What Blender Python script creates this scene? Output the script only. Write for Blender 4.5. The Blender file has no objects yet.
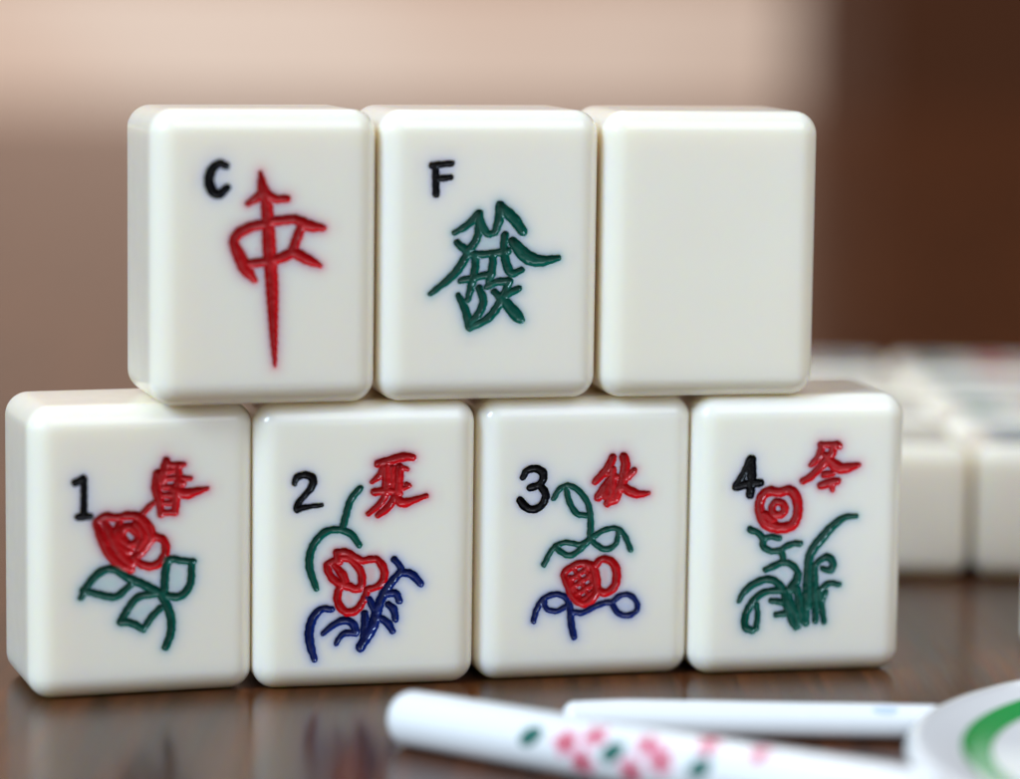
import bpy, math, random
import numpy as np
from mathutils import Matrix, Vector

random.seed(7)
scene = bpy.context.scene
col = scene.collection
MM = 0.001
R = math.radians

# ------------------------------------------------------------------ camera
CAM = (-78.236, -320.605, 71.464)          # millimetres
YAW, PITCH, ROLL = R(-14.191), R(-6.947), R(0.731)
fwd = Vector((-math.sin(YAW) * math.cos(PITCH), math.cos(YAW) * math.cos(PITCH), math.sin(PITCH)))
rgt = fwd.cross(Vector((0, 0, 1))).normalized()
up = rgt.cross(fwd)
r2 = rgt * math.cos(ROLL) + up * math.sin(ROLL)
u2 = up * math.cos(ROLL) - rgt * math.sin(ROLL)
cd = bpy.data.cameras.new('camera')
cam = bpy.data.objects.new('camera', cd)
col.objects.link(cam)
m = Matrix.Identity(4)
for i in range(3):
    m[i][0], m[i][1], m[i][2], m[i][3] = r2[i], u2[i], -fwd[i], CAM[i] * MM
cam.matrix_world = m
cd.sensor_fit = 'HORIZONTAL'
cd.sensor_width = 36.0
cd.lens = 3214.02 / 1020 * 36
cd.clip_start, cd.clip_end = 0.01, 100
cd.dof.use_dof = True
cd.dof.focus_distance = 0.335
cd.dof.aperture_fstop = 9.0
scene.camera = cam

# ------------------------------------------------------------------ light
world = bpy.data.worlds.new('World')
scene.world = world
world.use_nodes = True
bg = world.node_tree.nodes['Background']
bg.inputs['Color'].default_value = (0.88, 0.92, 1.0, 1)
bg.inputs['Strength'].default_value = 0.50


def area(name, loc, target, sx, sy, power, colour):
    l = bpy.data.lights.new(name, 'AREA')
    l.shape = 'RECTANGLE'
    l.size, l.size_y = sx, sy
    l.energy = power
    l.color = colour
    o = bpy.data.objects.new(name, l)
    col.objects.link(o)
    o.location = loc
    o.rotation_euler = (Vector(target) - Vector(loc)).to_track_quat('-Z', 'Y').to_euler()
    return o


area('window_light', (-1.15, -0.62, 0.9), (0, 0, 0.03), 0.45, 0.75, 27, (0.62, 0.81, 1.0))
area('room_fill', (0.45, -0.95, 1.0), (0, 0, 0.03), 0.9, 0.9, 6.2, (0.86, 0.89, 1.0))  # soft fill lamp, added at the front right to lift the right bevels
area('wall_fill', (0.1, 1.9, 2.2), (0.5, 3.2, 0.3), 1.2, 0.6, 57, (1.0, 0.93, 0.88))  # unseen fill lamp, added to brighten the wall

scene.cycles.max_bounces = 24
scene.cycles.diffuse_bounces = 16
scene.cycles.glossy_bounces = 8
scene.view_settings.view_transform = 'Standard'
scene.view_settings.look = 'None'
scene.view_settings.exposure = 0
scene.view_settings.gamma = 1


# ------------------------------------------------------------------ materials
def mat(name, rgb, rough=0.4, **kw):
    mt = bpy.data.materials.new(name)
    mt.use_nodes = True
    b = mt.node_tree.nodes['Principled BSDF']
    b.inputs['Base Color'].default_value = (*rgb, 1)
    b.inputs['Roughness'].default_value = rough
    for k, v in kw.items():
        b.inputs[k.replace('_', ' ')].default_value = v
    return mt


def N(mt, typ, **kw):
    n = mt.node_tree.nodes.new(typ)
    for k, v in kw.items():
        setattr(n, k, v)
    return n


def bsdf(mt):
    return mt.node_tree.nodes['Principled BSDF']


def add_bump(mt, scale, strength, dist, detail=3.0):
    L = mt.node_tree.links
    tc = N(mt, 'ShaderNodeTexCoord')
    no = N(mt, 'ShaderNodeTexNoise')
    no.inputs['Scale'].default_value = scale
    no.inputs['Detail'].default_value = detail
    L.new(tc.outputs['Object'], no.inputs['Vector'])
    bu = N(mt, 'ShaderNodeBump')
    bu.inputs['Strength'].default_value = strength
    bu.inputs['Distance'].default_value = dist
    L.new(no.outputs['Fac'], bu.inputs['Height'])
    L.new(bu.outputs['Normal'], bsdf(mt).inputs['Normal'])
    return tc, no


# creamy translucent tile plastic; tint for crept pigment and painted light scatter round
# the engraving is stored as a colour attribute "stain"
def tile_material(name, rgb, sss=0.85):
    mt = mat(name, rgb, 0.22, Subsurface_Weight=sss, Subsurface_Scale=0.003, Coat_Weight=0.35, Coat_Roughness=0.14, Specular_IOR_Level=0.5)
    b = bsdf(mt)
    b.inputs['Subsurface Radius'].default_value = (1.0, 0.84, 0.42)
    L = mt.node_tree.links
    tc, no = add_bump(mt, 160, 0.06, 0.0002, 1)
    at = N(mt, 'ShaderNodeAttribute', attribute_name='stain_scatter')
    n2 = N(mt, 'ShaderNodeTexNoise')
    n2.inputs['Scale'].default_value = 40
    L.new(tc.outputs['Object'], n2.inputs['Vector'])
    cr = N(mt, 'ShaderNodeValToRGB')
    cr.color_ramp.elements[0].position, cr.color_ramp.elements[1].position = 0.3, 0.7
    cr.color_ramp.elements[0].color = (rgb[0] * .97, rgb[1] * .965, rgb[2] * .94, 1)
    cr.color_ramp.elements[1].color = (*rgb, 1)
    L.new(n2.outputs['Fac'], cr.inputs['Fac'])
    mx = N(mt, 'ShaderNodeMix', data_type='RGBA')
    L.new(at.outputs['Alpha'], mx.inputs[0])
    L.new(cr.outputs['Color'], mx.inputs[6])
    L.new(at.outputs['Color'], mx.inputs[7])
    oi = N(mt, 'ShaderNodeObjectInfo')
    hs = N(mt, 'ShaderNodeHueSaturation')
    m1 = N(mt, 'ShaderNodeMapRange')
    m1.inputs['To Min'].default_value, m1.inputs['To Max'].default_value = 0.92, 1.06
    L.new(oi.outputs['Random'], m1.inputs['Value'])
    L.new(m1.outputs['Result'], hs.inputs['Saturation'])
    L.new(mx.outputs[2], hs.inputs['Color'])
    L.new(hs.outputs['Color'], b.inputs['Base Color'])
    mr = N(mt, 'ShaderNodeMapRange')
    mr.inputs['To Min'].default_value, mr.inputs['To Max'].default_value = 0.19, 0.26
    n3 = N(mt, 'ShaderNodeTexNoise')
    n3.inputs['Scale'].default_value = 420
    L.new(tc.outputs['Object'], n3.inputs['Vector'])
    L.new(n3.outputs['Fac'], mr.inputs['Value'])
    L.new(mr.outputs['Result'], b.inputs['Roughness'])
    return mt


CREAM = (0.94, 0.868, 0.742)
M_TILE = tile_material('cream_tile_plastic', CREAM)
PIG = {'black': (0.002, 0.002, 0.003), 'red': (0.46, 0.003, 0.006),
       'green': (0.001, 0.078, 0.052), 'blue': (0.003, 0.013, 0.105)}
STAIN_SCATTER = {'black': (0.75, 0.76, 0.76), 'red': (0.90, 0.20, 0.24), 'green': (0.30, 0.60, 0.56), 'blue': (0.32, 0.45, 0.74)}
M_PAINT = {}
for k, v in PIG.items():
    M_PAINT[k] = mat(k + '_paint', v, 0.12 if k != 'black' else 0.16, Specular_IOR_Level=0.5 if k != 'black' else 0.3)
    add_bump(M_PAINT[k], 1100, 0.35, 0.0003, 1)
M_TEAL = mat('teal_dot_paint', (0.03, 0.12, 0.14), 0.3)
M_PORC = mat('white_glazed_porcelain', (0.87, 0.865, 0.85), 0.12, Coat_Weight=0.4)
M_GBAND = mat('green_glaze', (0.012, 0.33, 0.07), 0.15)
M_PINK = mat('pink_glaze', (0.85, 0.33, 0.42), 0.25)
M_RED = mat('crimson_glaze', (0.5, 0.01, 0.025), 0.25)
M_LEAF = mat('dark_green_glaze', (0.01, 0.12, 0.09), 0.25)
M_BLUE = mat('pale_blue_glaze', (0.55, 0.63, 0.80), 0.25)

# polished dark wood
M_WOOD = mat('dark_polished_wood', (0.09, 0.03, 0.012), 0.2)
L = M_WOOD.node_tree.links
tc = N(M_WOOD, 'ShaderNodeTexCoord')
mp = N(M_WOOD, 'ShaderNodeMapping')
mp.inputs['Rotation'].default_value = (0, 0, R(40))
mp.inputs['Scale'].default_value = (1, 0.06, 1)
L.new(tc.outputs['Object'], mp.inputs['Vector'])
g1 = N(M_WOOD, 'ShaderNodeTexNoise')
g1.inputs['Scale'].default_value, g1.inputs['Detail'].default_value, g1.inputs['Roughness'].default_value = 170, 6, 0.65
L.new(mp.outputs['Vector'], g1.inputs['Vector'])
g2 = N(M_WOOD, 'ShaderNodeTexNoise')
g2.inputs['Scale'].default_value, g2.inputs['Detail'].default_value = 900, 3
L.new(mp.outputs['Vector'], g2.inputs['Vector'])
ad = N(M_WOOD, 'ShaderNodeMix', data_type='FLOAT')
ad.inputs[0].default_value = 0.35
L.new(g1.outputs['Fac'], ad.inputs[2])
L.new(g2.outputs['Fac'], ad.inputs[3])
cr = N(M_WOOD, 'ShaderNodeValToRGB')
e = cr.color_ramp.elements
e[0].position, e[0].color = 0.36, (0.022, 0.0075, 0.0035, 1)
e[1].position, e[1].color = 0.66, (0.135, 0.038, 0.010, 1)
x = e.new(0.5)
x.color = (0.062, 0.019, 0.006, 1)
L.new(ad.outputs[0], cr.inputs['Fac'])
L.new(cr.outputs['Color'], bsdf(M_WOOD).inputs['Base Color'])
bsdf(M_WOOD).inputs['IOR'].default_value = 1.28
rr = N(M_WOOD, 'ShaderNodeMapRange')
rr.inputs['To Min'].default_value, rr.inputs['To Max'].default_value = 0.13, 0.27
L.new(g2.outputs['Fac'], rr.inputs['Value'])
L.new(rr.outputs['Result'], bsdf(M_WOOD).inputs['Roughness'])
bu = N(M_WOOD, 'ShaderNodeBump')
bu.inputs['Strength'].default_value, bu.inputs['Distance'].default_value = 0.12, 0.0001
L.new(ad.outputs[0], bu.inputs['Height'])
L.new(bu.outputs['Normal'], bsdf(M_WOOD).inputs['Normal'])

M_WALL = mat('warm_pink_beige_wall', (0.62, 0.49, 0.42), 0.8)
L = M_WALL.node_tree.links
tc = N(M_WALL, 'ShaderNodeTexCoord')
nw = N(M_WALL, 'ShaderNodeTexNoise')
nw.inputs['Scale'].default_value, nw.inputs['Detail'].default_value = 2.2, 1
L.new(tc.outputs['Object'], nw.inputs['Vector'])
cr = N(M_WALL, 'ShaderNodeValToRGB')
cr.color_ramp.elements[0].position, cr.color_ramp.elements[0].color = 0.35, (0.74, 0.53, 0.40, 1)
cr.color_ramp.elements[1].position, cr.color_ramp.elements[1].color = 0.6, (0.84, 0.67, 0.54, 1)
L.new(nw.outputs['Fac'], cr.inputs['Fac'])
L.new(cr.outputs['Color'], bsdf(M_WALL).inputs['Base Color'])
M_TAUPE = mat('darkened_upper_wall', (0.43, 0.30, 0.225), 0.8)  # upper wall out of view, darkened to dim its reflection in the table
M_CAB = mat('dark_brown_cabinet_wood', (0.062, 0.016, 0.0018), 0.7, Specular_IOR_Level=0.2)


# strokes of every engraved face: x, z, half width in mm, measured on the tile face
MARKS = {
 'F': [
  ('engraved_letter', 'black', [
   [-6.44,24.38,0.37,-4.37,24.57,0.34],
   [-6.07,24.38,0.4,-6.03,22.86,0.4,-5.98,21.41,0.4],
   [-6.05,22.98,0.37,-4.5,23.14,0.34],
  ]),
  ('engraved_character', 'green', [
   [-3.99,17.47,0.31,-2.68,18.23,0.41,-1.45,19.37,0.49],
   [-1.4,19.43,0.45,-1.44,18.04,0.45,-1.65,16.84,0.45,-2.55,15.46,0.49],
   [-1.25,18.6,0.45,-0.57,17.39,0.41,0.28,17.44,0.33],
   [0.82,20.21,0.54,0.74,18.96,0.54,0.28,17.44,0.39],
   [1.01,19.97,0.54,2.27,18.85,0.62,3.24,17.55,0.5],
   [-3.7,16.43,0.41,-2.7,15.5,0.45,-3.01,14.54,0.49,-4.23,12.98,0.45,-6.48,11.21,0.28],
   [2.2,16.5,0.54,3.57,15.04,0.75,5.11,14.51,0.62,7.07,14.79,0.33],
   [-2.45,15.18,0.41,-0.45,15.26,0.41,1.64,15.52,0.45],
   [-1.82,15.27,0.45,-1.77,13.98,0.45,-2.13,12.13,0.45,-2.53,10.55,0.33],
   [0.12,15.16,0.41,0.04,13.96,0.45,-0.27,12.48,0.41],
   [1.34,17.19,0.45,1.26,15.62,0.45,1.63,13.95,0.5,2.15,13.24,0.45,3.16,13.6,0.35],
   [-3.28,12.55,0.37,-1.76,12.86,0.41,0.05,13.22,0.41],
   [-0.51,11.89,0.37,0.54,12.36,0.43,1.88,12.46,0.45],
   [1.88,12.46,0.41,1.41,11.25,0.45,0.85,10.14,0.5,-0.28,8.67,0.45,-2.27,7.63,0.37],
   [-3.54,11.03,0.33,-2.77,9.54,0.45,-2.31,7.71,0.45],
   [-1.33,11.75,0.41,-0.87,10.44,0.45,-1.33,9.15,0.45,-2.18,8.13,0.41],
   [2.88,11.67,0.37,1.8,11.16,0.45,0.94,10.51,0.45],
   [0.26,11.36,0.37,1.42,10.32,0.54,2.59,9.0,0.66,3.18,8.4,0.41],
  ]),
 ],
 'C': [
  ('engraved_letter', 'black', [
   [-4.24,24.34,0.39,-4.96,24.6,0.43,-5.74,23.9,0.51,-6.0,22.81,0.54,-5.61,21.84,0.55,-4.95,21.52,0.47,-4.17,22.16,0.43],
  ]),
  ('engraved_character', 'red', [
   [-0.73,23.69,0.21,-0.54,22.34,0.53,-0.17,21.06,0.62,0.06,18.78,0.65,0.21,15.92,0.71,0.41,13.34,0.68,0.51,11.62,0.65,0.62,8.81,0.51,0.73,6.19,0.36,0.83,4.07,0.17],
   [-1.98,20.57,0.33,-1.04,21.2,0.47,-0.39,21.77,0.56],
   [-0.32,21.77,0.53,0.7,21.05,0.47,2.01,21.04,0.39],
   [-0.16,18.52,0.53,-1.68,18.22,0.53,-2.91,17.59,0.56,-3.46,16.74,0.5,-2.91,15.38,0.65,-2.18,13.95,0.68,-1.25,12.75,0.27],
   [-0.02,18.71,0.53,1.73,18.88,0.5,2.9,18.93,0.51,4.22,18.31,0.62,5.76,18.04,0.36],
   [3.78,18.68,0.48,3.27,17.61,0.51,2.69,16.04,0.51],
   [-2.18,14.49,0.45,-1.02,14.58,0.48,0.73,14.84,0.53,1.89,15.26,0.56,2.7,15.61,0.56],
   [2.62,15.72,0.59,4.09,14.88,0.57,5.49,14.21,0.27],
  ]),
 ],
 '1': [
  ('engraved_number', 'black', [
   [-7.13,22.39,0.4,-6.43,22.7,0.45],
   [-6.27,22.78,0.42,-6.22,21.32,0.37,-6.26,19.12,0.4],
   [-6.83,18.87,0.4,-5.61,18.9,0.37],
  ]),
  ('engraved_character', 'red', [
   [2.25,24.35,0.42,2.0,23.27,0.48,1.9,22.18,0.44],
   [2.4,23.95,0.36,3.2,23.82,0.38,4.05,23.89,0.32],
   [3.5,23.71,0.38,3.5,22.13,0.46,3.25,20.45,0.5,3.15,18.97,0.38],
   [1.16,22.85,0.38,1.8,23.13,0.38,2.9,23.29,0.34],
   [1.36,22.99,0.52,1.23,21.52,0.56,1.55,20.41,0.5,1.68,18.77,0.36],
   [2.0,22.48,0.34,3.5,22.52,0.34,4.75,22.4,0.28],
   [2.0,21.64,0.36,3.0,21.6,0.36,3.9,21.91,0.44],
   [1.8,20.8,0.34,3.3,20.75,0.44],
   [3.0,21.35,0.48,4.3,20.86,0.6,5.5,21.11,0.42,6.51,21.3,0.24],
   [1.9,19.91,0.3,3.3,20.05,0.4],
   [1.9,19.01,0.34,3.0,18.97,0.38],
   [1.01,20.14,0.28,0.26,19.47,0.32,-0.49,18.71,0.34],
  ]),
  ('flower', 'red', [
   [-4.95,18.38,0.37,-4.0,18.82,0.47,-2.82,18.65,0.44,-1.75,18.85,0.47,-0.56,18.56,0.54,0.39,17.51,0.59,0.81,16.42,0.52],
   [-5.05,18.21,0.37,-4.36,16.52,0.54,-3.54,14.94,0.59,-2.35,13.7,0.54,-1.4,13.3,0.45],
   [-4.06,18.17,0.4,-3.3,16.6,0.59,-2.35,14.89,0.64,-1.4,13.84,0.57],
   [-1.57,17.65,0.52,-0.74,16.96,0.47,-0.74,16.13,0.49,-1.58,15.81,0.52,-2.35,16.56,0.52,-2.23,17.38,0.49,-1.57,17.65,0.52],
   [-0.8,17.92,0.57,0.03,16.58,0.59,-0.56,15.41,0.49],
   [-2.58,18.11,0.4,-2.82,17.17,0.52,-2.59,15.73,0.57,-1.64,15.1,0.57],
   [0.99,16.65,0.42,1.95,16.14,0.45,2.19,15.05,0.45,1.59,13.89,0.45,0.51,13.52,0.45,-0.57,13.92,0.45,-1.04,14.48,0.47],
   [0.81,16.36,0.4,-0.15,15.15,0.42,-1.04,14.48,0.45],
   [-0.44,18.79,0.33,0.52,19.71,0.3],
  ]),
  ('leaves', 'green', [
   [-6.57,10.6,0.34,-5.81,11.93,0.4,-4.6,13.15,0.44,-3.23,13.39,0.41,-1.87,12.51,0.44,-0.34,11.77,0.47,1.43,10.77,0.47],
   [-6.41,11.42,0.34,-4.91,10.92,0.4,-3.09,10.53,0.41,-1.93,11.29,0.37,-1.11,12.08,0.34],
   [2.01,10.65,0.44,2.17,13.09,0.44,2.63,14.14,0.41,3.95,13.93,0.38,5.12,13.84,0.31],
   [4.87,13.73,0.38,4.72,11.44,0.41,3.64,10.27,0.44,2.1,10.43,0.41],
   [1.43,10.68,0.41,-0.65,10.41,0.41,-1.72,9.24,0.41,-2.48,7.88,0.44],
   [-2.48,7.97,0.44,-1.26,7.69,0.41,-0.17,7.02,0.38],
   [-0.04,7.2,0.35,0.72,8.27,0.38,1.61,9.14,0.38],
   [1.68,10.67,0.47,2.63,8.48,0.47,2.72,6.63,0.44,2.16,5.06,0.41],
  ]),
 ],
 '2': [
  ('engraved_number', 'black', [
   [-7.61,21.71,0.3,-7.39,22.33,0.38,-6.55,22.6,0.41,-5.82,22.33,0.45,-5.67,21.82,0.45,-5.96,21.13,0.39,-6.72,20.26,0.35,-7.27,19.54,0.38,-7.34,19.03,0.41],
   [-7.27,19.06,0.41,-6.17,19.28,0.3,-4.77,19.42,0.26],
  ]),
  ('engraved_character', 'red', [
   [1.12,23.6,0.46,2.43,23.92,0.49,3.74,24.25,0.51,4.74,24.18,0.38],
   [1.68,23.24,0.4,1.23,22.34,0.36,0.53,21.74,0.3],
   [2.01,23.23,0.46,2.0,22.23,0.53,2.03,21.12,0.51],
   [3.37,23.2,0.47,3.3,22.2,0.51,3.29,20.49,0.47],
   [3.55,23.2,0.34,4.16,22.96,0.26],
   [1.94,22.35,0.28,3.35,22.38,0.28],
   [1.94,21.54,0.3,3.36,21.57,0.3],
   [2.64,23.17,0.38,2.71,21.11,0.3],
   [0.74,20.65,0.44,1.75,20.74,0.47,3.07,20.64,0.4],
   [4.12,21.43,0.28,4.38,21.22,0.26,3.67,20.93,0.3],
   [2.0,20.52,0.42,1.45,19.52,0.38,0.13,18.4,0.3],
   [3.02,20.29,0.44,2.27,19.1,0.42,1.16,18.24,0.36],
   [2.97,20.04,0.49,3.79,19.45,0.53,4.9,19.73,0.38,6.24,20.15,0.26],
  ]),
  ('stem', 'green', [
   [-0.75,21.08,0.36,-1.74,19.88,0.39,-2.28,18.12,0.39,-2.56,17.0,0.39],
   [-0.8,15.12,0.33,-1.72,16.34,0.4,-3.07,16.82,0.39,-4.52,16.51,0.43,-5.73,15.0,0.43,-6.01,13.07,0.43,-5.29,10.73,0.33],
  ]),
  ('flower', 'red', [
   [-4.17,13.13,0.4,-3.38,13.56,0.4,-2.17,13.83,0.4,-1.2,13.19,0.43,-0.59,12.21,0.43,-0.52,11.11,0.45,-0.94,10.54,0.43,-2.03,10.89,0.48,-3.07,11.28,0.45,-3.83,12.06,0.43,-4.17,13.13,0.4],
   [-3.15,14.4,0.45,-2.18,14.41,0.45,-1.33,13.92,0.45,-0.48,13.51,0.4,0.37,13.63,0.4,1.1,13.55,0.4,1.72,12.75,0.45,1.85,11.77,0.43,1.25,10.82,0.4,0.03,10.47,0.36],
   [-3.38,13.13,0.38,-2.53,12.02,0.5,-2.25,11.16,0.48],
   [-3.08,14.21,0.45,-2.96,13.42,0.45],
   [-2.82,10.82,0.43,-3.09,9.73,0.43,-2.72,8.63,0.45,-1.89,8.12,0.45,-0.93,8.45,0.43,-0.2,9.65,0.4,0.03,10.43,0.38],
  ]),
  ('blue_leaves', 'blue', [
   [-3.67,8.5,0.36,-4.72,8.53,0.4,-5.6,7.67,0.48,-6.0,6.23,0.49,-5.86,4.77,0.46,-5.42,3.26,0.33],
   [-4.55,5.99,0.3,-3.58,6.77,0.36,-2.45,7.28,0.43,-1.48,6.97,0.43,-1.07,6.07,0.43],
   [-3.17,4.89,0.28,-2.73,5.6,0.33,-2.12,5.97,0.36,-1.12,5.88,0.36],
   [0.28,9.46,0.36,0.78,8.44,0.43,1.11,7.78,0.43],
   [3.67,12.33,0.43,2.76,11.3,0.46,1.82,10.03,0.5,1.19,8.43,0.53,0.63,6.5,0.59,-0.62,4.4,0.53],
   [2.85,13.57,0.36,3.42,12.91,0.36,3.76,12.17,0.4],
   [3.76,12.17,0.43,4.82,11.86,0.46,5.73,10.86,0.36],
   [2.07,9.99,0.43,3.08,9.92,0.43,3.46,9.14,0.36],
   [2.27,8.85,0.36,2.85,8.3,0.43,3.07,7.24,0.36],
   [1.47,7.42,0.4,2.22,6.9,0.43,2.75,6.03,0.36],
   [-0.19,7.96,0.4,-0.15,6.85,0.46,-0.22,5.55,0.46],
  ]),
 ],
 '3': [
  ('engraved_number', 'black', [
   [-7.05,21.77,0.37,-6.72,22.41,0.38,-5.83,22.66,0.42,-4.99,22.29,0.47,-4.9,21.6,0.45,-5.3,20.95,0.42,-6.28,20.64,0.42],
   [-5.2,20.87,0.43,-4.61,19.96,0.45,-4.76,19.15,0.43,-5.34,18.52,0.43,-6.1,18.35,0.43,-6.92,18.78,0.47,-7.35,19.36,0.42],
  ]),
  ('engraved_character', 'red', [
   [2.66,23.62,0.45,2.15,22.53,0.51,1.43,21.73,0.45,0.73,21.08,0.35],
   [3.84,23.69,0.49,4.06,22.89,0.54,3.88,21.56,0.56,3.69,20.34,0.54],
   [2.49,21.44,0.41,1.87,20.59,0.47,1.1,19.43,0.47],
   [2.68,22.41,0.39,2.73,20.88,0.49,2.63,19.44,0.56,2.13,18.76,0.43],
   [3.4,20.35,0.43,3.07,19.23,0.45,2.32,18.84,0.41],
   [2.03,20.48,0.51,1.94,19.77,0.58,2.42,19.24,0.58],
   [1.85,22.07,0.39,3.12,21.58,0.35],
   [3.88,20.44,0.52,4.84,19.88,0.56,5.63,19.65,0.43,6.62,19.75,0.27],
   [5.03,22.23,0.35,4.38,21.5,0.39],
  ]),
  ('leafy_stem', 'green', [
   [-3.72,19.45,0.31,-3.07,20.45,0.31,-2.06,20.79,0.31,-0.82,20.01,0.34,0.07,18.66,0.34,0.34,16.85,0.37,0.31,15.05,0.37],
   [-2.36,20.37,0.31,-2.0,19.02,0.34,-1.18,17.79,0.34,-0.16,17.53,0.31],
   [0.28,15.05,0.37,-0.57,14.11,0.34,-1.79,13.33,0.34,-2.87,13.76,0.34,-3.5,14.41,0.31],
   [-4.69,12.43,0.31,-3.74,14.08,0.31,-2.43,14.73,0.31,-0.88,14.48,0.31,0.19,14.84,0.34],
   [0.34,14.98,0.34,1.28,14.2,0.34,2.21,13.87,0.34,3.13,14.45,0.31,3.42,15.71,0.31],
   [0.49,15.13,0.34,1.72,15.88,0.31,3.11,16.08,0.31,4.05,15.36,0.31,4.79,13.71,0.31],
  ]),
  ('flower', 'red', [
   [-2.49,11.41,0.37,-1.97,10.07,0.46,-1.56,9.07,0.46,-0.82,8.33,0.44,-0.03,8.12,0.41,0.86,8.83,0.46,1.12,9.75,0.48,0.99,11.08,0.5,0.52,12.13,0.48,-0.55,12.44,0.44,-1.55,12.14,0.41,-2.49,11.41,0.37],
   [-1.87,10.67,0.32,0.24,12.03,0.32],
   [-1.74,9.79,0.32,0.93,11.46,0.32],
   [-1.28,9.01,0.32,1.11,10.47,0.33],
   [-0.6,8.38,0.32,1.07,9.65,0.3],
   [-1.38,11.92,0.28,0.41,8.68,0.28],
   [-0.44,12.38,0.28,1.07,9.76,0.28],
   [-1.93,11.06,0.28,-0.49,8.38,0.28],
   [1.02,12.23,0.44,1.47,12.76,0.41,2.25,12.79,0.44,3.05,12.11,0.48,3.3,11.11,0.48,3.09,9.91,0.48,2.31,9.27,0.46,1.64,9.3,0.46,1.07,9.76,0.44],
  ]),
  ('blue_tendril', 'blue', [
   [-5.74,6.44,0.31,-5.39,7.69,0.34,-4.64,8.81,0.34,-3.42,9.25,0.34,-2.34,8.92,0.34,-1.8,7.87,0.37,-1.61,6.05,0.4,-1.28,4.61,0.37],
   [-4.64,8.72,0.31,-4.32,7.75,0.31,-3.24,7.44,0.31,-2.26,7.89,0.31],
   [-1.7,7.35,0.34,-0.46,7.16,0.34,0.77,7.72,0.34,2.0,8.13,0.34,2.93,8.16,0.34],
   [2.93,8.25,0.34,3.7,8.86,0.31,4.78,8.89,0.31,5.55,8.07,0.31,5.56,7.22,0.31,4.67,6.71,0.34,3.57,6.96,0.34,2.94,7.8,0.34],
  ]),
 ],
 '4': [
  ('engraved_number', 'black', [
   [-5.7,23.29,0.57,-6.41,21.87,0.46,-7.22,20.48,0.54],
   [-5.7,23.19,0.54,-5.6,21.49,0.54,-5.73,19.56,0.49],
   [-7.25,20.45,0.49,-5.85,20.69,0.46,-4.64,20.82,0.46],
  ]),
  ('engraved_character', 'red', [
   [1.96,24.75,0.41,2.86,24.73,0.39,3.81,24.72,0.45,4.07,24.44,0.25],
   [2.07,24.67,0.41,1.82,23.52,0.47,0.94,22.65,0.33],
   [3.46,24.65,0.43,3.09,23.64,0.49,2.12,22.53,0.49,0.95,21.39,0.43,0.09,20.93,0.41],
   [2.49,23.6,0.45,3.31,22.72,0.63,4.32,22.2,0.63,5.52,22.37,0.47,6.26,22.57,0.25],
   [2.44,21.58,0.45,3.39,21.66,0.33],
   [2.09,20.4,0.47,2.97,20.65,0.49,3.86,20.85,0.45],
   [3.29,20.4,0.39,3.33,19.92,0.31],
  ]),
  ('flower', 'red', [
   [-4.68,18.26,0.54,-4.42,19.33,0.57,-3.56,19.9,0.57,-2.54,19.74,0.52,-1.35,19.95,0.57,-0.68,19.22,0.59,-0.43,18.17,0.55,-0.52,17.1,0.55,-1.07,16.18,0.59,-2.36,15.93,0.63,-3.84,16.42,0.67,-4.47,17.36,0.59,-4.68,18.26,0.54],
   [-2.61,18.76,0.42,-2.01,18.42,0.44,-1.88,17.75,0.44,-2.39,17.32,0.44,-3.04,17.47,0.44,-3.29,18.05,0.44,-3.06,18.59,0.42,-2.61,18.76,0.42],
   [-3.96,17.35,0.54,-3.2,16.71,0.55],
  ]),
  ('leaves', 'green', [
   [-5.63,15.83,0.4,-4.7,15.39,0.36,-4.23,14.75,0.38,-4.12,13.94,0.38,-3.22,13.46,0.36,-2.3,13.52,0.36,-1.72,13.89,0.35,-0.84,14.21,0.35,-0.1,14.19,0.36],
   [-4.17,14.84,0.33,-3.26,15.0,0.35,-2.42,14.8,0.33],
   [-2.21,13.54,0.36,-1.95,12.81,0.36,-1.9,12.27,0.36],
   [-3.82,11.47,0.36,-2.81,11.88,0.4,-1.9,12.22,0.38,-0.97,11.93,0.38,-0.3,11.15,0.38,-0.25,10.43,0.4,-0.62,9.18,0.4],
   [6.09,17.01,0.27,4.88,16.93,0.37,3.66,16.15,0.47,2.16,14.56,0.55,1.08,13.01,0.51,0.86,11.49,0.47,0.9,8.96,0.48,0.94,7.33,0.44],
  ]),
  ('grass_blades', 'green', [
   [0.75,10.96,0.4,0.75,9.01,0.46,0.77,5.53,0.37],
   [1.56,11.7,0.37,1.69,8.99,0.42,1.81,5.78,0.37],
   [1.66,11.84,0.35,2.15,12.31,0.35,3.0,12.68,0.43,3.63,12.0,0.42,3.35,11.24,0.4,2.48,11.44,0.32],
   [2.23,9.08,0.4,3.21,9.82,0.35,4.36,9.65,0.32],
   [2.23,9.11,0.4,2.44,7.57,0.37,2.78,5.61,0.32],
   [2.92,8.93,0.29,2.57,7.99,0.32],
   [-6.71,8.14,0.27,-6.14,9.16,0.37,-4.91,10.06,0.43,-3.5,10.44,0.43,-2.5,10.0,0.43,-1.77,9.21,0.43],
   [-1.77,9.15,0.43,-3.05,9.18,0.37,-4.18,8.93,0.4,-5.22,7.99,0.43,-5.97,6.55,0.43,-5.91,5.3,0.43,-5.19,4.93,0.4],
   [-4.79,7.77,0.32,-4.62,6.65,0.32,-4.77,5.13,0.34],
   [-3.17,8.11,0.32,-2.17,7.95,0.37,-1.45,7.68,0.4],
   [-2.56,6.57,0.35,-1.57,6.68,0.37],
   [-1.48,9.07,0.46,-0.99,7.67,0.49,-0.28,6.53,0.46,-0.1,5.25,0.35],
   [-1.69,9.07,0.43,-1.37,7.4,0.46,-0.8,5.85,0.4,-0.39,5.12,0.32],
   [-1.06,9.34,0.49,-0.44,10.29,0.43,-0.28,11.12,0.37],
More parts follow.
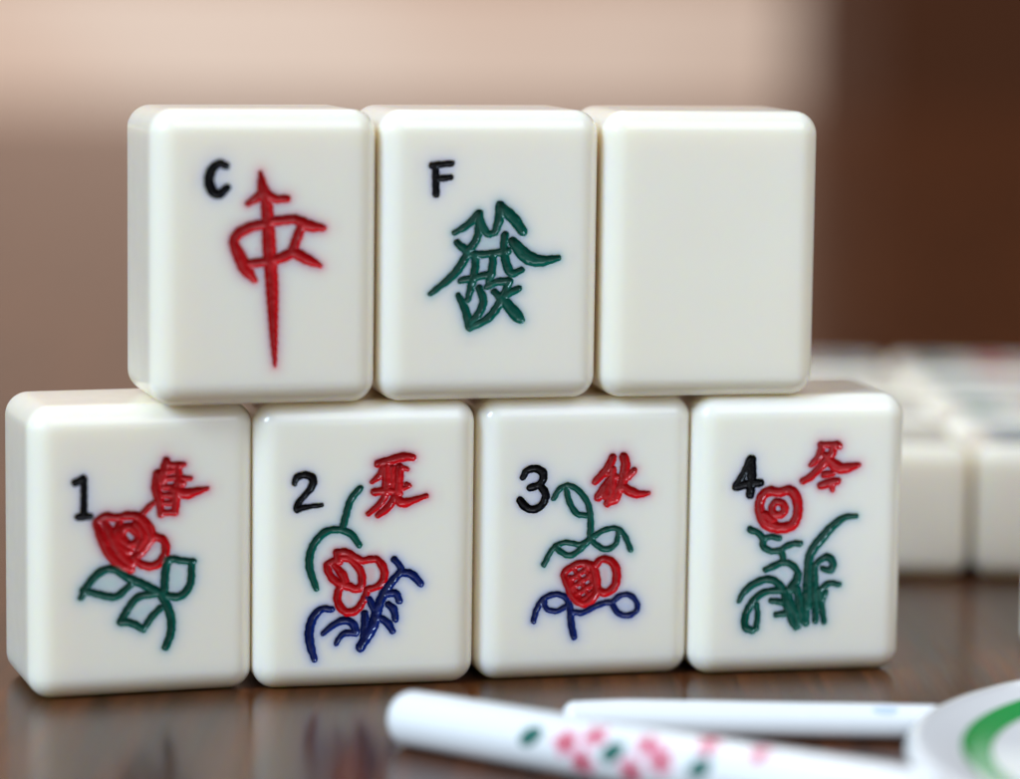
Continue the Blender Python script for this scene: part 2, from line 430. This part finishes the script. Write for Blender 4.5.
   [-0.35,9.32,0.46,0.05,7.64,0.46,0.53,5.65,0.37],
  ]),
 ],
}
# thin pigment left standing inside the engraved loops
WASH = {
 '1': [
  ('green',[[-5.21,11.9,0.66,-3.24,11.96,0.72],[3.18,12.58,0.78,3.27,11.51,0.72],[-1.32,8.37,0.66,0.2,9.15,0.66]]),
  ('red',[[0.03,14.79,0.47,0.99,15.7,0.53]]),
 ],
 '2': [
  ('red',[[0.38,12.42,0.6,0.39,11.45,0.6],[-1.9,9.7,0.54,-1.78,9.21,0.54],[-1.68,12.36,0.36,-1.31,11.62,0.36]]),
  ('blue',[[-4.56,7.8,0.41,-5.27,6.69,0.38],[-5.19,5.72,0.29,-5.18,4.42,0.22],[1.28,6.64,0.35,0.16,4.57,0.35],[2.07,9.22,0.38,1.76,8.09,0.38],[-2.61,6.44,0.35,-2.12,6.43,0.32]]),
 ],
 '3': [
  ('red',[[1.94,11.49,0.54,1.96,10.28,0.54]]),
  ('green',[[-1.42,19.45,0.36,-0.64,18.38,0.3],[-2.57,14.02,0.36,-1.18,14.04,0.36],[1.42,15.07,0.36,2.66,15.13,0.36]]),
  ('blue',[[-3.71,8.39,0.3,-2.79,8.21,0.3],[3.87,7.83,0.42,4.65,7.65,0.42]]),
 ],
 '4': [
  ('red',[[-3.53,18.95,0.53,-1.51,18.91,0.53],[-3.68,17.52,0.46,-1.45,16.76,0.53]]),
  ('green',[[3.49,15.3,0.32,1.96,13.62,0.32],[-3.43,14.38,0.35,-2.78,14.45,0.32],[-1.37,13.16,0.43,-0.45,13.5,0.32],[-1.68,10.83,0.39,-2.44,11.57,0.32]]),
  ('green',[[-5.32,9.17,0.27,-6.15,8.5,0.19],[-5.42,7.23,0.25,-5.31,5.84,0.19],[0.18,11.11,0.25,0.09,8.75,0.25]]),
 ],
 'F': [
  ('green',[[-0.85,16.38,0.74,0.48,16.55,0.67],[-1.01,13.97,0.67,0.9,14.14,0.67],[-1.72,9.89,0.55,-0.38,9.51,0.56],[1.85,14.5,0.48,3.58,13.93,0.48],[1.03,18.58,0.37,1.61,17.84,0.37]]),
 ],
 'C': [
  ('red',[[-1.02,15.93,0.17,-0.99,15.88,0.17]]),
 ],
}


# ------------------------------------------------------------------ helpers
def make_mesh(name, verts, faces, smooth=True):
    me = bpy.data.meshes.new(name)
    me.from_pydata([tuple(v) for v in verts], [], [tuple(f) for f in faces])
    me.update()
    if smooth:
        me.polygons.foreach_set('use_smooth', [True] * len(me.polygons))
    return me


def link(name, me, material=None, parent=None):
    o = bpy.data.objects.new(name, me)
    col.objects.link(o)
    if material is not None:
        me.materials.append(material)
    if parent is not None:
        o.parent = parent
    return o


def tag(o, label=None, cat=None, group=None, kind=None):
    if label: o['label'] = label
    if cat: o['category'] = cat
    if group: o['group'] = group
    if kind: o['kind'] = kind
    return o


def empty(name, loc, rz=0.0):
    o = bpy.data.objects.new(name, None)
    o.empty_display_size = 0.005
    col.objects.link(o)
    o.location = [c * MM for c in loc]
    o.rotation_euler = (0, 0, rz)
    return o


# ------------------------------------------------------------------ the table and the room behind
def box_obj(name, x0, x1, y0, y1, z0, z1, material, rz=0, bev=0):
    v = [(x, y, z) for z in (z0, z1) for y in (y0, y1) for x in (x0, x1)]
    f = [(0, 2, 3, 1), (4, 5, 7, 6), (0, 1, 5, 4), (2, 6, 7, 3), (0, 4, 6, 2), (1, 3, 7, 5)]
    o = link(name, make_mesh(name, v, f, False), material)
    o.rotation_euler = (0, 0, rz)
    if bev:
        b = o.modifiers.new('bevel', 'BEVEL')
        b.width, b.segments = bev, 4
    return o


t = box_obj('table_top', -1.6, 1.9, -0.75, 1.78, -0.035, 0, M_WOOD, YAW, 0.006)
tag(t, kind='structure')
w = box_obj('wall', -3.5, 3.6, 3.2, 3.3, -0.9, 2.6, M_TAUPE, YAW)
tag(w, kind='structure')
wall_band = box_obj('added_wall_band', -3.5, 3.6, 3.17, 3.198, -0.9, 0.10, M_WALL, 0)  # made-up pale band; the wall above stays darker for the tabletop reflection
wall_band.parent = w

# brown cabinet against the wall, right of the pale wall
root = empty('wooden_cabinet', (0, 0, -900), YAW)
tag(root, 'tall dark brown wooden cabinet blurred behind the tiles', 'cabinet')


def cab_part(name, x0, x1, y0, y1, z0, z1):
    o = box_obj(name, x0, x1, y0, y1, z0, z1, M_CAB, 0, 0.004)
    o.parent = root
    return o


cab_part('cabinet_body', 0.305, 1.7, 2.42, 3.19, 0.0, 2.9)
for x0 in (0.315, 1.015):
    d = cab_part('door', x0, x0 + 0.69, 2.395, 2.417, 0.08, 2.86)
    k = box_obj('handle', 0, 0.02, 0, 0.03, 0, 0.16, M_CAB, 0, 0.004)
    k.parent = d
    k.location = (x0 + (0.62 if x0 < 0.5 else 0.05), 2.364, 1.3)

# ------------------------------------------------------------------ mahjong tiles
W, H, D, RB = 23.337, 30.0, 16.801, 2.435       # width, height, depth, edge rounding in mm
KDEP = 0.95


def catmull(pts, n=7):
    P = np.array(pts, float)
    if len(P) == 2:
        t = np.linspace(0, 1, 4)[:, None]
        return P[0] * (1 - t) + P[1] * t
    closed = np.hypot(*(P[0, :2] - P[-1, :2])) < 1e-6
    if closed:
        Q = np.vstack([P[-2], P, P[1]])
    else:
        Q = np.vstack([2 * P[0] - P[1], P, 2 * P[-1] - P[-2]])
    out = []
    for i in range(1, len(Q) - 2):
        p0, p1, p2, p3 = Q[i - 1:i + 3]
        for t in np.linspace(0, 1, n, endpoint=False):
            out.append(0.5 * ((2 * p1) + (-p0 + p2) * t + (2 * p0 - 5 * p1 + 4 * p2 - p3) * t * t + (-p0 + 3 * p1 - 3 * p2 + p3) * t ** 3))
    out.append(P[-1])
    o = np.array(out)
    o[:, 2] = np.clip(o[:, 2], P[:, 2].min() * .9, P[:, 2].max() * 1.05)
    return o


def segments(strokes):
    S = []
    for s in strokes:
        c = catmull(np.array(s).reshape(-1, 3))
        for a, b in zip(c[:-1], c[1:]):
            S.append((*a, *b))
    return np.array(S)


def field(X, Z, S, grow=0.0):
    """signed distance (negative inside a stroke) and groove depth at points X, Z"""
    # hand cut: the outlines wander by a few hundredths of a millimetre
    X, Z = (X + 0.022 * np.sin(7.3 * Z + 1.7 * X) + 0.012 * np.sin(17 * Z - 9 * X),
            Z + 0.022 * np.sin(6.6 * X - 2.1 * Z + 1) + 0.012 * np.sin(15 * X + 11 * Z))
    phi = np.full(X.shape, 9.0)
    dep = np.zeros(X.shape)
    for ax, az, ar, bx, bz, br in S:
        m = max(ar, br) + 1.6
        sel = np.nonzero((X > min(ax, bx) - m) & (X < max(ax, bx) + m) & (Z > min(az, bz) - m) & (Z < max(az, bz) + m))[0]
        if not len(sel):
            continue
        x, z = X[sel], Z[sel]
        dx, dz = bx - ax, bz - az
        t = np.clip(((x - ax) * dx + (z - az) * dz) / (dx * dx + dz * dz + 1e-9), 0, 1)
        d = np.hypot(x - ax - dx * t, z - az - dz * t)
        r = ar + (br - ar) * t + grow
        phi[sel] = np.minimum(phi[sel], d - r)
        q = np.clip(1 - (d / r) ** 2.8, 0, 1) * np.minimum(KDEP * r, 0.48)
        dep[sel] = np.maximum(dep[sel], q)
    return phi, dep


def snap(X, Z, S, phi, lim):
    """pull points close to the outline onto it"""
    near = np.nonzero(np.abs(phi) < lim)[0]
    for _ in range(2):
        if not len(near):
            break
        e = 0.01
        x, z = X[near], Z[near]
        p0 = field(x, z, S)[0]
        gx = (field(x + e, z, S)[0] - p0) / e
        gz = (field(x, z + e, S)[0] - p0) / e
        g = np.maximum(gx * gx + gz * gz, 0.3)
        step = np.clip(-p0 / g, -lim, lim)
        X[near] = x + gx * step
        Z[near] = z + gz * step
    return near


def lines(a0, a1, fine0, fine1, h, coarse=1.2):
    """grid lines across one side: rounded edges, coarse flats, a fine middle"""
    tb = [RB * math.tan(a) for a in np.linspace(0, math.pi / 4, 7)]
    lo = [a0 + RB - t for t in tb[::-1]]
    hi = [a1 - RB + t for t in tb]
    i0, i1 = lo[-1], hi[0]
    if fine0 is None:
        mid = list(np.linspace(i0, i1, max(2, int((i1 - i0) / coarse)))[1:-1])
    else:
        fine0, fine1 = max(fine0, i0 + .05), min(fine1, i1 - .05)
        n = int((fine1 - fine0) / h) + 1
        a = list(np.linspace(i0, fine0, max(2, int((fine0 - i0) / coarse) + 2))[1:-1])
        b = list(np.linspace(fine1, i1, max(2, int((i1 - fine1) / coarse) + 2))[1:-1])
        mid = a + list(np.linspace(fine0, fine1, n)) + b
    return np.array(lo + mid + hi)


def tile_body_mesh(name, marks, h=0.1, wash=()):
    allS = None
    if marks:
        allS = np.vstack([segments(m[2]) for m in marks])
        fx0, fx1 = allS[:, [0, 3]].min() - 1.1, allS[:, [0, 3]].max() + 1.1
        fz0, fz1 = allS[:, [1, 4]].min() - 1.1, allS[:, [1, 4]].max() + 1.1
    else:
        fx0 = fx1 = fz0 = fz1 = None
    lx = lines(-W / 2, W / 2, fx0, fx1, h)
    lz = lines(0, H, fz0, fz1, h)
    ly = lines(0, D, None, None, h)
    V, F = [], []
    base = 0

    def add(A, B, f, flip):
        nonlocal base
        a, b = np.meshgrid(A, B, indexing='ij')
        V.append(f(a.ravel(), b.ravel()))
        i = np.arange(len(A) * len(B)).reshape(len(A), len(B)) + base
        q = np.stack([i[:-1, :-1], i[1:, :-1], i[1:, 1:], i[:-1, 1:]], -1).reshape(-1, 4)
        if flip:
            q = q[:, ::-1]
        F.append(q)
        base += len(A) * len(B)

    def K(v, a):
        return np.full(a.shape, v)
    add(lx, lz, lambda a, b: np.stack([a, K(0., a), b], 1), False)
    add(lx, lz, lambda a, b: np.stack([a, K(D, a), b], 1), True)
    add(ly, lz, lambda a, b: np.stack([K(-W / 2, a), a, b], 1), True)
    add(ly, lz, lambda a, b: np.stack([K(W / 2, a), a, b], 1), False)
    add(lx, ly, lambda a, b: np.stack([a, b, K(0., a)], 1), True)
    add(lx, ly, lambda a, b: np.stack([a, b, K(H, a)], 1), False)
    V = np.vstack(V)
    F = np.vstack(F)
    key = np.round(V * 2000).astype(np.int64)
    key = key[:, 0] * 10 ** 12 + key[:, 1] * 10 ** 6 + key[:, 2]
    _, idx, inv = np.unique(key, return_index=True, return_inverse=True)
    V = V[idx]
    F = inv.ravel()[F]
    lo = np.array([-W / 2 + RB, RB, RB])
    hi = np.array([W / 2 - RB, D - RB, H - RB])
    q = np.clip(V, lo, hi)
    d = V - q
    n = np.linalg.norm(d, axis=1)
    V = q + d / np.maximum(n, 1e-9)[:, None] * np.minimum(n, RB)[:, None]
    stain_scatter = np.zeros((len(V), 4), np.float32)
    if marks:
        fr = np.nonzero((V[:, 1] < 1e-6) & (V[:, 0] > -W / 2 + RB) & (V[:, 0] < W / 2 - RB) & (V[:, 2] > RB) & (V[:, 2] < H - RB))[0]
        X, Z = V[fr, 0].copy(), V[fr, 2].copy()
        phi, dep = field(X, Z, allS)
        ns = snap(X, Z, allS, phi, h * 0.55)
        phi, dep = field(X, Z, allS)
        inside = phi < -0.004
        inside[ns] &= phi[ns] < -0.02
        V[fr, 0], V[fr, 2] = X, Z
        V[fr, 1] = np.where(inside, dep + 0.2, 0.0)
        # crept pigment next to each line, with a scattered-light halo painted in
        wsum = np.zeros(len(fr))
        acc = np.zeros((len(fr), 3))
        best = np.zeros(len(fr))
        for part, c, st in marks:
            p, _ = field(X, Z, segments(st))
            a = np.exp(-np.clip(p, 0, 9) / 0.38) * 0.6
            a[p > 1.5] = 0
            acc += a[:, None] * np.array(STAIN_SCATTER[c])
            wsum += a
            best = np.maximum(best, a)
        for c, st in wash:
            p, _ = field(X, Z, segments(st))
            a = 0.5 / (1 + np.exp(np.clip(p / 0.16, -30, 30)))
            acc += a[:, None] * np.array(STAIN_SCATTER[c])
            wsum += a
            best = np.maximum(best, a)
        stain_scatter[fr, :3] = acc / np.maximum(wsum, 1e-6)[:, None]
        stain_scatter[fr, 3] = best
    me = make_mesh(name, V * MM, F)
    at = me.color_attributes.new('stain_scatter', 'FLOAT_COLOR', 'POINT')
    at.data.foreach_set('color', stain_scatter.ravel())
    return me, allS


def paint_mesh(name, S, allS, k, h=0.085):
    """paint lying in the groove: a sheet that follows the groove's hollow"""
    x0, x1 = S[:, [0, 3]].min() - 1, S[:, [0, 3]].max() + 1
    z0, z1 = S[:, [1, 4]].min() - 1, S[:, [1, 4]].max() + 1
    nx, nz = int((x1 - x0) / h) + 1, int((z1 - z0) / h) + 1
    a, b = np.meshgrid(x0 + np.arange(nx) * h, z0 + np.arange(nz) * h, indexing='ij')
    X, Z = a.ravel().copy(), b.ravel().copy()
    phi, _ = field(X, Z, S)
    i = np.arange(nx * nz).reshape(nx, nz)
    q = np.stack([i[:-1, :-1], i[1:, :-1], i[1:, 1:], i[:-1, 1:]], -1).reshape(-1, 4)
    cen = phi[q].mean(1)
    q = q[cen < 0.0]
    # every outer corner of the kept cells slides onto the outline
    cnt = np.bincount(q.ravel(), minlength=nx * nz)
    edge = np.nonzero((cnt > 0) & ((cnt < 4) | (phi > 0)))[0]
    for _ in range(3):
        x, z = X[edge], Z[edge]
        e = 0.01
        p0 = field(x, z, S)[0]
        gx = (field(x + e, z, S)[0] - p0) / e
        gz = (field(x, z + e, S)[0] - p0) / e
        g = np.maximum(gx * gx + gz * gz, 0.3)
        st = np.clip(-p0 / g, -h * .8, h * .8)
        X[edge], Z[edge] = x + gx * st, z + gz * st
    _, dep = field(X, Z, allS)
    Y = dep - 0.006 - 0.003 * k
    used = np.unique(q)
    mp = np.full(nx * nz, -1)
    mp[used] = np.arange(len(used))
    return make_mesh(name, np.stack([X, Y, Z], 1)[used] * MM, mp[q])


def tile(key, loc, yaw, label, marks, wash):
    root = empty('mahjong_tile', loc, yaw)
    tag(root, label, 'mahjong tile')
    me, allS = tile_body_mesh('tile_body', marks, wash=wash)
    link('tile_body', me, M_TILE, root)
    for k, (part, c, st) in enumerate(marks):
        link(part, paint_mesh(part, segments(st), allS, k), M_PAINT[c], root)
    return root


TILES = [
 ('1', (-34.978, 1.172, 0), 4.486, 'cream mahjong tile with black number 1 and red rose over green leaves, on the table'),
 ('2', (-12.0, 0.773, 0), -1.024, 'cream mahjong tile with black number 2, red blossom and blue leaves, on the table'),
 ('3', (11.690, 1.033, 0), 0.078, 'cream mahjong tile with black number 3, green leafy stem and blue tendrils, on the table'),
 ('4', (34.779, -0.866, 0), -2.181, 'cream mahjong tile with black number 4, round red rose and green grass blades'),
 ('C', (-22.803, -0.822, 30.02), 2.660, 'cream mahjong tile with black letter C and red sword-like character, in the upper row'),
 ('F', (0.673, -0.358, 30.02), 0.499, 'cream mahjong tile with black letter F and dark green character, middle of the upper row'),
]
for key, loc, yaw, label in TILES:
    tile(key, loc, R(yaw), label, MARKS[key], WASH[key])
me, _ = tile_body_mesh('blank_tile', None)
blank = link('mahjong_tile', me, M_TILE)
blank.location = (24.272 * MM, -0.930 * MM, 30.02 * MM)
blank.rotation_euler = (0, 0, R(-1.675))
tag(blank, 'blank cream mahjong tile with no marking, in the upper row', 'mahjong tile')


# ---- tiles lying face up behind, out of focus
def ring(cx, cz, rad, w):
    p = []
    for i in range(13):
        a = 2 * math.pi * i / 12
        p += [cx + rad * math.cos(a), cz + rad * math.sin(a), w]
    return p


def dot(cx, cz, w):
    return [cx - .1, cz, w, cx + .1, cz, w]


DOTS = {
 'three': [('teal_dots', 'green', [ring(-4.6, 23, 2.2, .7), dot(-4.6, 23, .8), ring(4.6, 7, 2.2, .7), dot(4.6, 7, .8)]),
           ('red_dot', 'red', [ring(0, 15, 2.2, .7), dot(0, 15, .8)])],
 'bars': [('green_bars', 'green', [[x, z, .8, x, z + 5.5, .8] for x in (-5.5, 5.5) for z in (4, 12, 20)]),
          ('blue_bars', 'blue', [[0, z, 1.0, 0, z + 6, 1.0] for z in (4, 20)]),
          ('red_bar', 'red', [[0, 12, 1.0, 0, 18, 1.0]])],
 'six': [('teal_dots', 'green', [ring(-4.6, 24, 1.8, .8), ring(4.6, 24, 1.8, .8)]),
         ('red_dots', 'red', [ring(x, z, 1.8, .8) for x in (-4.6, 4.6) for z in (15, 7)])],
}
PROTO = {}
DOTS['blank'] = []
for kind, marks in DOTS.items():
    me, S = tile_body_mesh('tile_body', marks or None, 0.25)
    me.materials.append(M_TILE)
    parts = [('tile_body', me)]
    for k, (part, c, st) in enumerate(marks):
        pm = paint_mesh(part, segments(st), S, k, 0.2)
        pm.materials.append(M_PAINT[c])
        parts.append((part, pm))
    PROTO[kind] = parts


def lying(kind, x, y, rz, label, group):
    """root at the base centre of a tile that lies on its back, face up"""
    root = empty('mahjong_tile', (x, y, 0), rz)
    tag(root, label, 'mahjong tile', group)
    for name, me in PROTO[kind]:
        o = link(name, me, None, root)
        o.rotation_euler = (R(-90), 0, 0)
        o.location = (0, -H / 2 * MM, D * MM)
    return root


cy, sy = math.cos(YAW), math.sin(YAW)
BX, BY = 75.2, 49.5                       # front corner of the block where its two columns meet
rows = ['front', 'second', 'third', 'farthest']
kinds = [['blank', 'bars'], ['blank', 'six'], ['blank', 'bars'], ['bars', 'six']]
for ci, cname in enumerate(('left', 'right')):
    for ri, rname in enumerate(rows):
        lx = (-H / 2 - 0.35) if ci == 0 else (H / 2 + 0.35)
        lyy = W / 2 + ri * (W + 2.8)
        x = BX + lx * cy - lyy * sy
        y = BY + lx * sy + lyy * cy
        lying(kinds[ri][ci], x, y, YAW + R(90 + random.uniform(-1, 1)),
              'blurred mahjong tile lying face up behind, %s of the %s column' % (rname, cname),
              'tiles lying face up behind the stacked row')
QA = YAW - R(10)
QX = 62.5 + (W / 2) * math.cos(QA) - (H / 2) * math.sin(QA)
QY = 4.6 + (W / 2) * math.sin(QA) + (H / 2) * math.cos(QA)
lying('three', QX, QY, QA, 'mahjong tile lying at the right edge of the photo, in front of the blurred block', None)


# ------------------------------------------------------------------ porcelain sticks
def stick_frame(P0, P1):
    P0, P1 = Vector(P0), Vector(P1)
    ax = (P1 - P0)
    Lg = ax.length
    ax.normalize()
    side = Vector((0, 0, 1)).cross(ax).normalized()
    upv = ax.cross(side)
    return P0, ax, side, upv, Lg


def lathe_along(name, P0, P1, prof, material, parent=None, seg=40, origin=Vector((0, 0, 0))):
    P0, ax, side, upv, Lg = stick_frame(P0, P1)
    V, F = [], []
    for s, r in prof:
        for k in range(seg):
            a = 2 * math.pi * k / seg
            V.append((P0 - origin + ax * s + (side * math.sin(a) + upv * math.cos(a)) * r) * MM)
    n = len(prof)
    for i in range(n - 1):
        for k in range(seg):
            k2 = (k + 1) % seg
            F.append((i * seg + k, i * seg + k2, (i + 1) * seg + k2, (i + 1) * seg + k))
    F.append(tuple(range(seg - 1, -1, -1)))
    F.append(tuple((n - 1) * seg + k for k in range(seg)))
    return link(name, make_mesh(name, V, F), material, parent)


def capped(L_, r0, r1, c0=0.8, c1=0.8, n=9):
    """profile of a tapering stick with softly rounded ends"""
    pr = []
    for i in range(n):
        a = math.pi / 2 * i / (n - 1)
        pr.append((r0 * c0 * (1 - math.cos(a)), max(.02, r0 * math.sin(a) ** 0.8)))
    for t in np.linspace(0.05, 0.95, 12):
        s = r0 * c0 + (L_ - r0 * c0 - r1 * c1) * t
        pr.append((s, r0 + (r1 - r0) * t))
    for i in range(n - 1, -1, -1):
        a = math.pi / 2 * i / (n - 1)
        pr.append((L_ - r1 * c1 * (1 - math.cos(a)), max(.02, r1 * math.sin(a) ** 0.8)))
    return pr


def decal(name, P0, P1, rfun, s0, phi0, rs, rt, rot, material, parent, origin, lift=0.03, lobes=0.0):
    """thin glaze spot wrapped on the stick: centre (s0, phi0), half sizes rs, rt in mm"""
    P0, ax, side, upv, Lg = stick_frame(P0, P1)
    V, F = [], []
    nr, na = 4, 40
    rad = rfun(s0)
    wob = [random.uniform(.93, 1.07) + lobes * math.cos(5 * 2 * math.pi * k / na) for k in range(na)]
    for i in range(nr + 1):
        for k in range(na):
            a = 2 * math.pi * k / na
            u, v = rs * math.cos(a) * i / nr * wob[k], rt * math.sin(a) * i / nr * wob[k]
            s = s0 + u * math.cos(rot) - v * math.sin(rot)
            ph = R(phi0) + (u * math.sin(rot) + v * math.cos(rot)) / rad
            V.append((P0 - origin + ax * s + (side * math.sin(ph) + upv * math.cos(ph)) * (rfun(s) + lift)) * MM)
    for i in range(nr):
        for k in range(na):
            k2 = (k + 1) % na
            F.append((i * na + k, i * na + k2, (i + 1) * na + k2, (i + 1) * na + k))
    return link(name, make_mesh(name, V, F), material, parent)


A0, A1 = (-14.3, -24.0, 2.72), (24.5, -69.0, 2.9)
LA = (Vector(A1) - Vector(A0)).length
OFF = (Vector((-12.8, -25.7, 2.75)) - Vector(A0)).length
rootA = empty('porcelain_stick', (A0[0], A0[1], 0))
tag(rootA, 'thick white porcelain stick with pink flowers and green leaf spots, in front of the tiles', 'stick')
oa = Vector((A0[0], A0[1], 0))
lathe_along('stick_body', A0, A1, capped(LA, 2.75, 2.98, 0.85), M_PORC, rootA, origin=oa)
ra = lambda s: 2.75 + 0.23 * min(max((s - 2) / (LA - 5), 0), 1)
for s, ph in [(15.48, -68.6), (24.63, -72.3), (33.93, -74.8)]:
    decal('leaf_spot', A0, A1, ra, s + OFF, ph, 1.35, 0.85, R(35), M_LEAF, rootA, oa, 0.05)
for s, ph, sc in [(19.44, -69.4, 1), (22.36, -47.5, .9), (21.32, -100.2, 1), (28.03, -49.1, .9), (29.8, -73.1, 1), (26.65, -102.7, 1), (33.93, -26.2, .9), (39.34, -30.5, .8)]:
    p = decal('pink_petals', A0, A1, ra, s + OFF, ph, 1.4 * sc, 1.25 * sc, s, M_PINK, rootA, oa, 0.02 + 0.002 * (s % 3), 0.2)
    decal('flower_centre', A0, A1, ra, s + OFF, ph, 0.62 * sc, 0.62 * sc, 0.3, M_RED, p, oa, 0.06)

B0, B1 = (2.6, -23.4, 1.8), (39.3, -33.4, 1.8)
LBs = (Vector(B1) - Vector(B0)).length
rootB = empty('porcelain_stick', (B0[0], B0[1], 0))
tag(rootB, 'thin plain white porcelain stick lying between the tiles and the flowered stick', 'stick')
ob = Vector((B0[0], B0[1], 0))
profB = [(s, r) for s, r in capped(6, 1.55, 1.8, .9, .3)][:12] + \
        [(s, 1.8) for s in np.linspace(6, LBs - 2, 14)] + [(LBs - 1, 1.7), (LBs - .3, 1.3), (LBs, .5)]
lathe_along('stick_body', B0, B1, profB, M_PORC, rootB, origin=ob)
decal('blue_speck', B0, B1, lambda s: 1.8, 31.4, -38, 1.3, 0.5, 0, M_BLUE, rootB, ob)

# ------------------------------------------------------------------ small dish with a green band
DC = (69.3, -64.6)
dish = empty('porcelain_dish', (DC[0], DC[1], 0))
tag(dish, 'small white porcelain dish with a green band inside its rim, at the right edge', 'dish')


def lathe_z(name, prof, material, parent, seg=160, closed=True):
    V, F = [], []
    for r, z in prof:
        for k in range(seg):
            a = 2 * math.pi * k / seg
            V.append((r * math.cos(a) * MM, r * math.sin(a) * MM, z * MM))
    n = len(prof)
    for i in range(n if closed else n - 1):
        j = (i + 1) % n
        for k in range(seg):
            k2 = (k + 1) % seg
            F.append((i * seg + k, i * seg + k2, j * seg + k2, j * seg + k))
    return link(name, make_mesh(name, V, F), material, parent)


prof = [(0.3, 1.6), (22, 1.7), (30, 2.2), (34.5, 3.0), (38.6, 3.85), (41.5, 4.3), (42.8, 4.35), (43.6, 4.05), (43.9, 3.4),
        (43.5, 2.8), (42, 2.35), (38, 1.9), (30, 1.0), (26, 0.2), (25, 0.0), (23, 0.0), (22, 0.7), (0.3, 0.8)]
lathe_z('dish_body', prof[::-1], M_PORC, dish)
zf = lambda r: np.interp(r, [q[0] for q in prof[:6]], [q[1] for q in prof[:6]]) + 0.04
lathe_z('green_band', [(r, float(zf(r))) for r in np.linspace(38.7, 35.9, 10)], M_GBAND, dish, closed=False)
